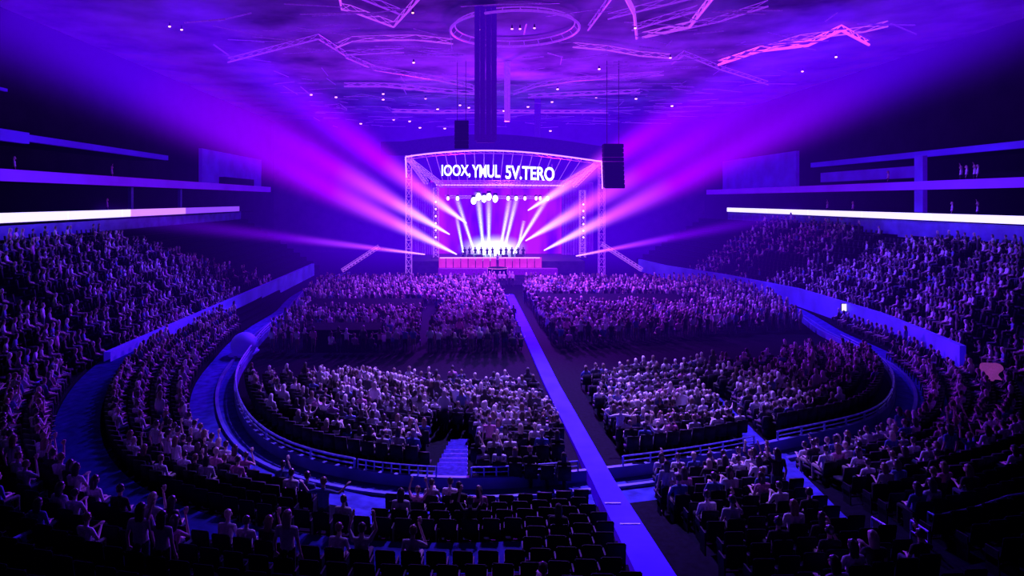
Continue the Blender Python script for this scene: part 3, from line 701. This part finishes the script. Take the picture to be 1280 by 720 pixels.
POSES = [('seated', dict(seated=True, arms='lap')), ('seated', dict(seated=True, arms='clap', lean=.06, turn=.2)), ('seated', dict(seated=True, arms=('lap', 'phone'), lean=.03, turn=-.25)),
         ('seated', dict(seated=True, arms=('fold', 'lap'), lean=.1, turn=.35)), ('seated', dict(seated=True, arms=('up', 'up'))), ('standing', dict(seated=False, arms='side')),
         ('standing', dict(seated=False, arms=('up', 'side'), turn=.3)), ('standing', dict(seated=False, arms='wide'))]
HI, LO = [], []
for i, (nm, kw) in enumerate(POSES):
    caps, hd = figure(**kw)
    me = remesh(caps, .0125, .30, 'spectator_body')
    co = coords(me); reg = regions(co, caps)
    for mm in (M['skin'], TM['white'], BOT[0], M['shoe'], M['eye']): me.materials.append(mm)
    fi = [int(np.bincount(reg[list(p.vertices)], minlength=6).argmax()) for p in me.polygons]; me.polygons.foreach_set('material_index', fi); me.polygons.foreach_set('use_smooth', [True] * len(fi))
    hm = []
    for lg in (False, True):
        h = remesh(hair_caps(hd, lg), .02, .6, 'hair'); h.materials.append(HAIR['dark']); h.polygons.foreach_set('use_smooth', [True] * len(h.polygons)); hm.append(h)
    HI.append((nm, me, hm))
    lc = [c for c in caps if c[0] != EY and c[2] > .03] + hair_caps(hd, i % 2)
    lo = remesh(lc, .05, .30, 'lo'); lv = coords(lo); lr = regions(lv, lc); lo.calc_loop_triangles()
    tri = np.zeros(len(lo.loop_triangles) * 3, np.int32); lo.loop_triangles.foreach_get('vertices', tri)
    LO.append((lv, lr, tri.reshape(-1, 3))); bpy.data.meshes.remove(lo)
print('lo verts', [len(l[0]) for l in LO], 'hi', [len(h[1].vertices) for h in HI])

# seat prototype -----------------------------------------------------
def seat_parts():
    a = MB(); a.box((0, .05, .40), (.46, .42, .07), bevel=.025)
    b = MB(); b.box((0, -.20, .66), (.45, .06, .50), Matrix.Rotation(.14, 3, 'X'), bevel=.025)
    return a, b
# ---- positions: (x, y, z, facing, seated, zone, row, order)
slots = []
def facing(x, y): return math.atan2(SY - y, 5.6 - x) - math.pi / 2
def vn(x, y, sc=.25): return .5 + .25 * math.sin(x * sc + 1.3) * math.cos(y * sc * 1.2 + .4) + .25 * math.sin((x + y) * sc * .7 + 2.1)
def in_aisle(x, y, s):
    if abs(x - strip_x(y)) < (1.25 if y > 19 else 1.15): return True
    if abs(x - np.interp(y, [15.2, 23.4, 30.4], [10.6, 11.9, 12.55])) < (.75 if y < 31 else 0): return True
    if -4.6 < x < -2.35 and 2.0 < s < 4.6 and y < 22: return True
    if s < 0 and 20.0 < y < 26.0 and -1.25 < x < .55: return True
    return False
def bowl(s, k, zone, zrow):
    t = T0 + .3; last = None
    while t < T1 - .3:
        p = pol(t, s, 0); r = RR(t) + s; t += .56 / r * rnd.uniform(.96, 1.04)
        yield p, t
# inner bowl rows
for k in range(30):
    s = -.75 - .88 * k
    for p, t in bowl(s, k, 'bowl', k):
        c, w = band(p.x)
        if p.y > c - w or in_aisle(p.x, p.y, s): continue
        z = max(0, .34 * (1 + s / 6.5))
        slots.append([p.x, p.y, z, facing(p.x, p.y), 'bowl', k])
# outer terraces
for k in range(17):
    s = 2.2 + .85 * k + .42; z = .2 * k + .2
    for p, t in bowl(s, k, 'end', k):
        if p.x < LX + .6 or p.x > RXf(max(14, p.y)) - .6 or p.y > 48: continue
        if k in (4, 5) and t < math.radians(262): continue
        if in_aisle(p.x, p.y, s): continue
        px, py = proj((p.x, p.y, z + .8))
        if 296 < px < 420 and 330 < py < 430: continue
        slots.append([p.x, p.y, z, facing(p.x, p.y), 'end', k])
# floor rows
BLOCKS = [(-13.4, -2.9, 48.9, 54.6), (-10.9, -5.1, 40.2, 44.0), (6.6, 20.5, 52.0, 57.4)]
y = 36.0; k = 0
while y < 69.6:
    x = -20.0
    while x < 32:
        x += .54 * rnd.uniform(.95, 1.05); yy = y + .10 * (x - 5) * (1 if x > 5 else .0) * max(0, (60 - y) / 25)
        s, t = sring(x, yy); c, w = band(x)
        if s > -.9 or yy < c + w - .2: continue
        if abs(x - strip_x(yy)) < 1.0 + (.5 if yy > 62 else 0): continue
        if abs(x + 2.5) < .38 and yy < 58: continue
        if abs(x - 5.6) < 1.7 and yy > 66: continue
        if any(a < x < b and c0 < yy < d0 for a, b, c0, d0 in BLOCKS): continue
        slots.append([x, yy, 0, facing(x, yy), 'floor', k])
    y += .92; k += 1
# side stands
for k in range(11):
    for sgn in (-1, 1):
        y = 15.0
        while y < 74:
            y += .56 * rnd.uniform(.96, 1.04)
            x = (LX - .3 - .9 * (k + .45)) if sgn < 0 else (RXf(y) + .3 + .9 * (k + .45)); z = 1.0 + .58 * k
            if sgn < 0 and y > 64 - 1.5 * k: continue
            if sgn > 0 and (y > 73 or x > 39.7): continue
            if (y + .3 * k * sgn * 0) % 11.3 < .95: continue
            slots.append([x, y, z, facing(x, y) * .55 + (-math.pi / 2 if sgn < 0 else math.pi / 2) * .45, 'left' if sgn < 0 else 'right', k])
# occupancy
def occupied(x, y, z, zone, k, px, py):
    if zone == 'floor': d = .95
    elif zone == 'bowl':
        d = .9
        if ((px - 490) / 75) ** 2 + ((py - 588) / 30) ** 2 < 1: d = .10
        if 586 < px < 730 and py > 578: d = .25
        if k < 2 and px < 480 and py > 500: d = .25
        if k < 3 and px > 760: d *= .7
        if ((px - 1090) / 22) ** 2 + ((py - 487) / 18) ** 2 < 1: d = .05
    elif zone == 'end':
        if px < 300 and py < 600: d = .9
        elif px < 200: d = .3
        elif px < 440: d = .42 if py < 650 else .3
        elif px < 800: d = .05 if px > 610 else .22
        elif px < 1060: d = .6 if py < 640 else .3
        elif py < 520: d = .85
        else: d = .38
        if k in (2, 3) and px < 330 and 520 < py < 640: d *= .6
        if k > 8: d *= .25 if px < 330 else .5
        if px > 900 and py > 610: d *= .6
        if px > 1180 and py > 560: d *= .4
    else:
        d = .80 * (1 if vn(x, y, .32) > .26 else .2)
        if k > 9 and vn(x * 2, y, .4) > .5: d *= .3
    return d
people, seats = [], []
for (x, y, z, f, zone, k) in slots:
    if y < 4: continue
    px, py = proj((x, y, z + .9)); inframe = -12 < px < 1292 and py < 735
    if not inframe: continue
    occ = rnd.random() < occupied(x, y, z, zone, k, px, py)
    stand = (rnd.random() < .7) if zone == 'floor' else (rnd.random() < .05)
    if occ: people.append(dict(x=x, y=y, z=z, f=f + rnd.uniform(-.15, .15), zone=zone, k=k, px=px, py=py, stand=stand))
    if zone != 'floor': seats.append(dict(x=x, y=y, z=z, f=f, zone=zone, k=k, px=px, py=py, occ=occ, stand=stand))
print('people', len(people), 'seats', len(seats))
def block(px, py, x, y, zone):
    if zone == 'bowl': return 'left of runner' if x < strip_x(y) else 'right of runner'
    if zone == 'end':
        if x < -3.4 - .0 * y: return 'left end block'
        if x < strip_x(y): return 'centre end block'
        return 'inner right block' if x < np.interp(y, [15.2, 23.4, 30.4], [10.6, 11.9, 12.55]) else 'outer right block'
    return {'left': 'left stand', 'right': 'right stand', 'floor': 'floor'}[zone]
def number(items):
    g = {}
    for p in items: p['block'] = block(p['px'], p['py'], p['x'], p['y'], p['zone']); g.setdefault((p['block'], p['zone'], p['k']), []).append(p)
    for v in g.values():
        v.sort(key=lambda q: q['px'])
        for i, q in enumerate(v): q['n'] = i + 1
number(people); number(seats)
def rowname(p):
    r = ordinal(p['k'] + 1)
    if p['zone'] == 'end': return '%s row behind walkway, %s' % (r, p['block'])
    if p['zone'] == 'bowl': return '%s bowl row from walkway, %s' % (r, p['block'])
    return '%s row up, %s' % (r, p['block'])
near = sorted(people, key=lambda p: p['y'] + .3 * abs(p['x'] - 2) * 0)[:300]
nearid = set(id(p) for p in near)
def put(name, parent_label, cat, group, p, parts, top): pass
HK = list(HAIR)
for p in near:
    cands = [i for i, h in enumerate(HI) if (h[0] == 'standing') == p['stand']]
    w = {0: 5, 1: 2, 2: 2, 3: 3, 4: .3, 5: 3, 6: 1, 7: .6}
    i = rnd.choices(cands, [w[c] for c in cands])[0]; nm, me, hm = HI[i]
    top = rnd.choices(list(TOPS), [4, 2.5, 3, 1.5, 1])[0]; hk = rnd.choices(HK, [6, 3, 1.2])[0]
    o = bpy.data.objects.new('spectator', me); C.objects.link(o)
    o.location = (p['x'], p['y'], p['z']); o.rotation_euler = (0, 0, p['f']); s = rnd.uniform(.94, 1.05); o.scale = (s, s, s)
    for si, mm in ((1, TM[top]), (2, rnd.choice(BOT))): o.material_slots[si].link = 'OBJECT'; o.material_slots[si].material = mm
    tag(o, '%s spectator in %s top, %s from left, %s' % (nm, top, ordinal(p['n']), rowname(p)), 'person', 'spectators in the near rows')
    h = bpy.data.objects.new('hair', hm[rnd.random() < .5]); C.objects.link(h); h.parent = o
    h.material_slots[0].link = 'OBJECT'; h.material_slots[0].material = HAIR[hk]
# the rest of the crowd: one object
PAL_T = np.array([(.78, .76, .82), (.6, .6, .68), (.4, .4, .46), (.03, .03, .04), (.05, .05, .08), (.1, .14, .4), (.65, .25, .5), (.25, .12, .3)]); WT = np.array([.13, .09, .10, .28, .2, .08, .05, .07]); WT = WT / WT.sum()
PAL_H = np.array([(.06, .05, .06), (.2, .14, .12), (.5, .42, .4), (.75, .7, .72)]); WH = [.38, .24, .16, .22]  # palest hair tones carry the rim light on heads as colour
vs, ts_, cs, off = [], [], [], 0
for p in people:
    if id(p) in nearid: continue
    i = int(rnd.choices(range(5, 8), [4, 2, 1])[0] if p['stand'] else rnd.choices(range(5), [4, 3, 2, 3, .5])[0])
    lv, lr, tri = LO[i]; a = p['f']; c, s = math.cos(a), math.sin(a); sc = rnd.uniform(.93, 1.06)
    v = lv * sc; v = np.stack([v[:, 0] * c - v[:, 1] * s + p['x'], v[:, 0] * s + v[:, 1] * c + p['y'], v[:, 2] + p['z']], 1)
    pal = np.array([(.62, .46, .4), PAL_T[npr.choice(8, p=WT)], rnd.choice([(.05, .06, .12), (.02, .02, .025), (.2, .18, .16)]), (.03, .03, .03), (.03, .03, .03), PAL_H[npr.choice(4, p=WH)]])
    vs.append(v); cs.append(pal[lr]); ts_.append(tri + off); off += len(v)
def bulk(name, vs, ts_, cols, mat):
    V = np.concatenate(vs).astype(np.float32); T = np.concatenate(ts_).astype(np.int32)
    me = bpy.data.meshes.new(name); me.vertices.add(len(V)); me.vertices.foreach_set('co', V.ravel()); n = T.shape[1]
    me.loops.add(T.size); me.loops.foreach_set('vertex_index', T.ravel()); me.polygons.add(len(T)); me.polygons.foreach_set('loop_start', np.arange(len(T), dtype=np.int32) * n)
    me.polygons.foreach_set('loop_total', np.full(len(T), n, np.int32))
    if cols is not None:
        a = me.attributes.new('col', 'FLOAT_COLOR', 'POINT'); cc = np.concatenate(cols); a.data.foreach_set('color', np.concatenate([cc, np.ones((len(cc), 1))], 1).astype(np.float32).ravel())
    me.update(); me.materials.append(mat); o = bpy.data.objects.new(name, me); C.objects.link(o); return o
o = bulk('crowd', vs, ts_, cs, M['crowd'])
tag(o, 'packed crowd of spectators filling the floor, bowl and side stands', 'crowd', kind='stuff')
# seats: nearest 300 as things, the rest as one object
seats.sort(key=lambda p: p['y'])
a, b = seat_parts(); proto = None
sa = a.build('seat', M['seat2']); sb = b.build('backrest', M['seat']); leg = MB()
for e in (-1, 1): leg.box((e * .22, .0, .19), (.035, .3, .38)); leg.box((e * .22, .02, .40), (.035, .3, .34))
leg.bar((-.22, 0, .2), (.22, 0, .2), .04); sl = leg.build('side_frame', M['seat']); protos = [sa, sb, sl]
for p in seats[:300]:
    t = thing('stadium_seat', '%s dark folding seat, %s from left, %s' % ('taken' if p['occ'] else 'empty', ordinal(p['n']), rowname(p)), 'seat', (p['x'], p['y'], p['z']), p['f'], 'folding seats in the near rows')
    for q in protos: c = q.copy(); C.objects.link(c); c.parent = t
tmp = bmesh.new()
for q in protos:
    pass
tmp.free()
for q in protos: bpy.data.objects.remove(q)
bm = bmesh.new(); bmesh.ops.create_cube(bm, size=1, matrix=Matrix.Translation((0, .05, .40)) @ Matrix.Diagonal((.46, .42, .07, 1))); bmesh.ops.create_cube(bm, size=1, matrix=Matrix.Translation((0, -.20, .66)) @ Matrix.Rotation(.14, 4, 'X') @ Matrix.Diagonal((.45, .06, .5, 1)))
bmesh.ops.create_cube(bm, size=1, matrix=Matrix.Translation((0, 0, .19)) @ Matrix.Diagonal((.1, .25, .38, 1)))
bm.verts.ensure_lookup_table(); sv = np.array([v.co[:] for v in bm.verts]); sq = np.array([[v.index for v in f.verts] for f in bm.faces]); bm.free()
vs, ts_, off = [], [], 0
for p in seats[300:]:
    c, s = math.cos(p['f']), math.sin(p['f'])
    vs.append(np.stack([sv[:, 0] * c - sv[:, 1] * s + p['x'], sv[:, 0] * s + sv[:, 1] * c + p['y'], sv[:, 2] + p['z']], 1)); ts_.append(sq + off); off += len(sv)
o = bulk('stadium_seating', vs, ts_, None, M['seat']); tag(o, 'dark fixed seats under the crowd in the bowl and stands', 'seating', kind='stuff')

for (xa, xb, ya, yb), lab in zip(BLOCKS, ('farther of two, left of the runner', 'nearer of two, left of the runner', 'right of the runner')):
    t = thing('covered_platform', 'long low black-covered platform among the floor crowd, %s' % lab, 'platform', ((xa + xb) / 2, (ya + yb) / 2, 0))
    m = MB(); m.box((0, 0, .62), (xb - xa - 1, yb - ya - 1.4, 1.24), bevel=.05); m.build('base', M['black'], t)
    m = MB(); nx = 16; rows = []
    for j, (yy, zz) in enumerate(((-.5, .2), (-.5, 1.27), (.5, 1.27), (.5, .2))):
        rows.append([Vector(((i / nx - .5) * (xb - xa - .9), yy * (yb - ya - 1.3) + (.05 * math.sin(i * 2.2) if zz < 1 else 0), zz)) for i in range(nx + 1)])
    m.strip(rows); m.build('cover', M['cloth_black'], t)
t = thing('crowd_barrier', 'long low dark barrier between the floor crowd and the stage', 'barrier', (5.6, 71.5, 0))
for i in range(26):
    m = MB(); x = -18.2 + 1.4 * i; m.box((x, 0, .58), (1.36, .06, 1.1)); m.box((x, .35, .03), (1.36, .8, .05)); m.bar((x, .05, .55), (x, .7, .05), .06); m.build('barrier_panel', M['steel2'], t)
# performers and others as individuals
def person(label, x, y, z, f, top, bot, hair, pose, name='performer', group=None, s=1.0):
    nm, me, hm = HI[pose]; o = bpy.data.objects.new(name, me); C.objects.link(o); o.location = (x, y, z); o.rotation_euler = (0, 0, f); o.scale = (s, s, s)
    for si, mm in ((1, TM[top]), (2, BOT[bot])): o.material_slots[si].link = 'OBJECT'; o.material_slots[si].material = mm
    h = bpy.data.objects.new('hair', hm[1]); C.objects.link(h); h.parent = o; h.material_slots[0].link = 'OBJECT'; h.material_slots[0].material = HAIR[hair]
    return tag(o, label, 'person', group)
person('singer in white top on the small thrust platform at the stage front', sx(622, 79), 79.2, 1.2, math.pi, 'white', 2, 'fair', 7, 'singer', s=1.05)
xs = [581, 587, 594, 602, 609, 616, 626, 633, 640, 648, 654]
for i, px in enumerate(xs):
    person('dark clothed performer before the white smoke, %s from the left on stage' % ordinal(i + 1), sx(px, 85), 85 + .6 * (i % 2), 1.7, math.pi + rnd.uniform(-.3, .3), 'black', 1, 'dark', [5, 6, 5, 5][i % 4], group='performers along the stage')
for i, (px, py) in enumerate([(606, 346), (618, 347), (625, 345), (637, 346), (641, 349), (612, 341), (630, 342)]):
    p = on(px, py, 0); person('person in pale top before the stage front, %s from the left of the group' % ordinal(1 + sorted([606, 618, 625, 637, 641, 612, 630]).index(px)), p.x * 70.4 / p.y, 70.4 + .3 * (i % 2), 0, rnd.uniform(-1, 1), 'pink' if i % 2 else 'white', 1, 'fair', 5 + i % 2, 'person', 'people gathered before the stage front')
for i, (px, side) in enumerate([(18, 'l'), (140, 'l'), (134, 'l2'), (226, 'l2'), (1110, 'r'), (1201, 'r'), (1208, 'r'), (1218, 'r'), (1222, 'r'), (1034, 'r2'), (1066, 'r2'), (1222, 'r2'), (1190, 'r2')]):
    x = {'l': -33.0, 'l2': -31.3, 'r': 42.0, 'r2': 41.6}[side]; Y = x * F / (px - VX); z = {'l': 11.5, 'l2': 8.42, 'r': 11.15, 'r2': 8.12}[side]
    person('guest in white top on the dim %s %s, %s from the left' % ('left' if 'l' in side else 'right', 'lower suite' if '2' in side else 'upper balcony', ordinal(1 + sorted([q for q, s2 in [(18, 'l'), (140, 'l'), (134, 'l2'), (226, 'l2'), (1110, 'r'), (1201, 'r'), (1208, 'r'), (1218, 'r'), (1222, 'r'), (1034, 'r2'), (1066, 'r2'), (1222, 'r2'), (1190, 'r2')] if s2 == side]).index(px))), x, Y, z, facing(x, Y), 'white', 1, 'fair', 5 + i % 2, 'guest', 'guests on the upper levels')
# odds and ends
p = on(1055, 408, 0.0); t = thing('work_light', 'small bright white work light on a stand below the right stand', 'work light', p)
m = MB(); m.tube((0, 0, .05), (0, 0, 1.2), .03); m.build('pole', M['steel'], t); m = MB(); m.box((0, 0, .03), (.5, .5, .06), bevel=.02); m.build('base', M['black'], t)
m = MB(); m.box((0, .06, 1.5), (.42, .12, .62), bevel=.03); hd = m.build('lamp_head', M['black'], t); m = MB(); m.box((0, -.02, 1.5), (.36, .04, .56)); m.build('lens', M['white_led'], hd)
p = on(1240, 482, .9); m = MB(); rows = []
for i in range(13):
    a = i / 12; rows.append([Vector((-.75 + 1.3 * a + .08 * math.sin(j * 1.1), .12 * math.sin(a * 9 + j), 1.3 - j * .16 * (1 - .25 * abs(a - .5)) + .12 * math.sin(a * 3.1))) for j in range(8)])
m.strip(rows); o = m.build('draped_cloth', pm('pink_cloth_glow', (.85, .3, .75), .9, emit=(.5, .07, .62), es=.3), smooth=True); o.location = p; o.scale = (.8, .8, .8); tag(o, 'pale pink cloth hung over the rail at the end of the right stand', 'cloth')  # emission adds a painted glow to the pink cloth
p = on(305, 438, .3); m = MB(); m.ball((0, 0, .7), .9, 3, (.9, 1.1, .85)); m.box((0, 0, .15), (1.5, 1.7, .3), bevel=.1)
o = m.build('covered_console', M['fascia'], smooth=True); o.location = (p.x, p.y, 0); tag(o, 'rounded covered equipment hump beside the left parapet', 'equipment cover')

# ------------------------------------------------------------------ lights
def area(name, loc, target, size, power, col, spread=math.pi, sy=None):
    l = bpy.data.lights.new(name, 'AREA'); l.energy = power; l.color = col; l.size = size; l.spread = spread
    if sy: l.shape = 'RECTANGLE'; l.size_y = sy
    o = bpy.data.objects.new(name, l); C.objects.link(o); o.location = loc; o.rotation_euler = (Vector(target) - Vector(loc)).to_track_quat('-Z', 'Y').to_euler(); return o
def spot(name, loc, target, angle, power, col, blend=.6, rad=.4):
    l = bpy.data.lights.new(name, 'SPOT'); l.energy = power; l.color = col; l.spot_size = math.radians(angle); l.spot_blend = blend; l.shadow_soft_size = rad
    o = bpy.data.objects.new(name, l); C.objects.link(o); o.location = loc; o.rotation_euler = (Vector(target) - Vector(loc)).to_track_quat('-Z', 'Y').to_euler(); return o
spot('wash_stage_front', (5, 70, 17), (5, 36, 0), 95, 80000, (.26, .012, 1.0), .8, 1.0)
spot('wash_far_floor', (6, 58, 23), (6, 58, 0), 100, 110000, (.36, .045, 1.0), .9, .6)
spot('wash_centre', (5, 38, 23.5), (3, 28, 0), 64, 95000, (.32, .16, 1.0), .9, .5)
spot('wash_left', (-6, 58, 22), (-22, 36, 3), 75, 50000, (.11, .03, 1.0), .9, .6)
spot('wash_right', (16, 60, 22), (34, 46, 3), 75, 55000, (.12, .035, 1.0), .9, .6)
spot('wash_near', (5, 42, 23), (3, 17, 0), 72, 30000, (.085, .03, 1.0), .9, .6)
spot('wash_roof_left', (0, 80, 8), (-6, 66, 25), 110, 27000, (.40, .01, 1.0), .8, 1.0)
spot('wash_roof_right', (12, 80, 8), (16, 66, 25), 110, 27000, (.40, .01, 1.0), .8, 1.0)
spot('stage_key', (5.6, 80, 15), (5.6, 86, 1), 90, 9000, (1.0, .25, .8), .8, .5)

# ------------------------------------------------------------------ air of the hall: faint blue haze
w = bpy.data.worlds.new('hall'); scene.world = w; w.use_nodes = True; nt = w.node_tree; nt.nodes.clear()
wo = nt.nodes.new('ShaderNodeOutputWorld'); bg = nt.nodes.new('ShaderNodeBackground'); bg.inputs['Color'].default_value = (.002, .0, .012, 1); nt.links.new(bg.outputs[0], wo.inputs['Surface'])
geo = nt.nodes.new('ShaderNodeNewGeometry'); sp = nt.nodes.new('ShaderNodeSeparateXYZ'); nt.links.new(geo.outputs['Position'], sp.inputs[0])
def mr(v, a, b, c, d):
    n = nt.nodes.new('ShaderNodeMapRange'); n.clamp = True
    for i, q in enumerate((v, a, b, c, d)):
        if isinstance(q, (int, float)): n.inputs[i].default_value = q
        else: nt.links.new(q, n.inputs[i])
    return n.outputs[0]
fy = mr(sp.outputs[1], 26., 80., 0., 1.)
ax_ = math_node(nt, 'ABSOLUTE', math_node(nt, 'SUBTRACT', sp.outputs[0], 5.5)); fx = mr(ax_, 14., 34., 1., .12)
fz = math_node(nt, 'MULTIPLY', mr(sp.outputs[2], 11., 24., 0., .8), mr(sp.outputs[1], 18., 50., 0., 1.))
f = math_node(nt, 'MULTIPLY', math_node(nt, 'MAXIMUM', fy, fz), fx)
vol = nt.nodes.new('ShaderNodeVolumePrincipled'); vol.inputs['Density'].default_value = 0; vol.inputs['Emission Color'].default_value = (.085, .0, 1.0, 1)
nt.links.new(math_node(nt, 'MULTIPLY', f, .0115), vol.inputs['Emission Strength']); nt.links.new(vol.outputs[0], wo.inputs['Volume'])

# ------------------------------------------------------------------ camera
cd = bpy.data.cameras.new('camera'); cam = bpy.data.objects.new('camera', cd); C.objects.link(cam); scene.camera = cam
cam.location = (0, 0, H); cam.rotation_euler = (math.pi / 2, 0, 0); cd.sensor_width = 36; cd.lens = F / 1280 * 36
cd.shift_x = (640 - VX) / 1280; cd.shift_y = -(360 - VY) / 1280; cd.clip_end = 400; cd.clip_start = .1
scene.view_settings.view_transform = 'Standard'; scene.view_settings.look = 'None'

# quick and clean volumes; light bounces that a dark hall does not need are left out
cy = scene.cycles
cy.max_bounces = 2; cy.diffuse_bounces = 1; cy.glossy_bounces = 1; cy.volume_bounces = 0; cy.transmission_bounces = 0
cy.volume_step_rate = 3; cy.volume_max_steps = 64; w.cycles.volume_step_size = 20
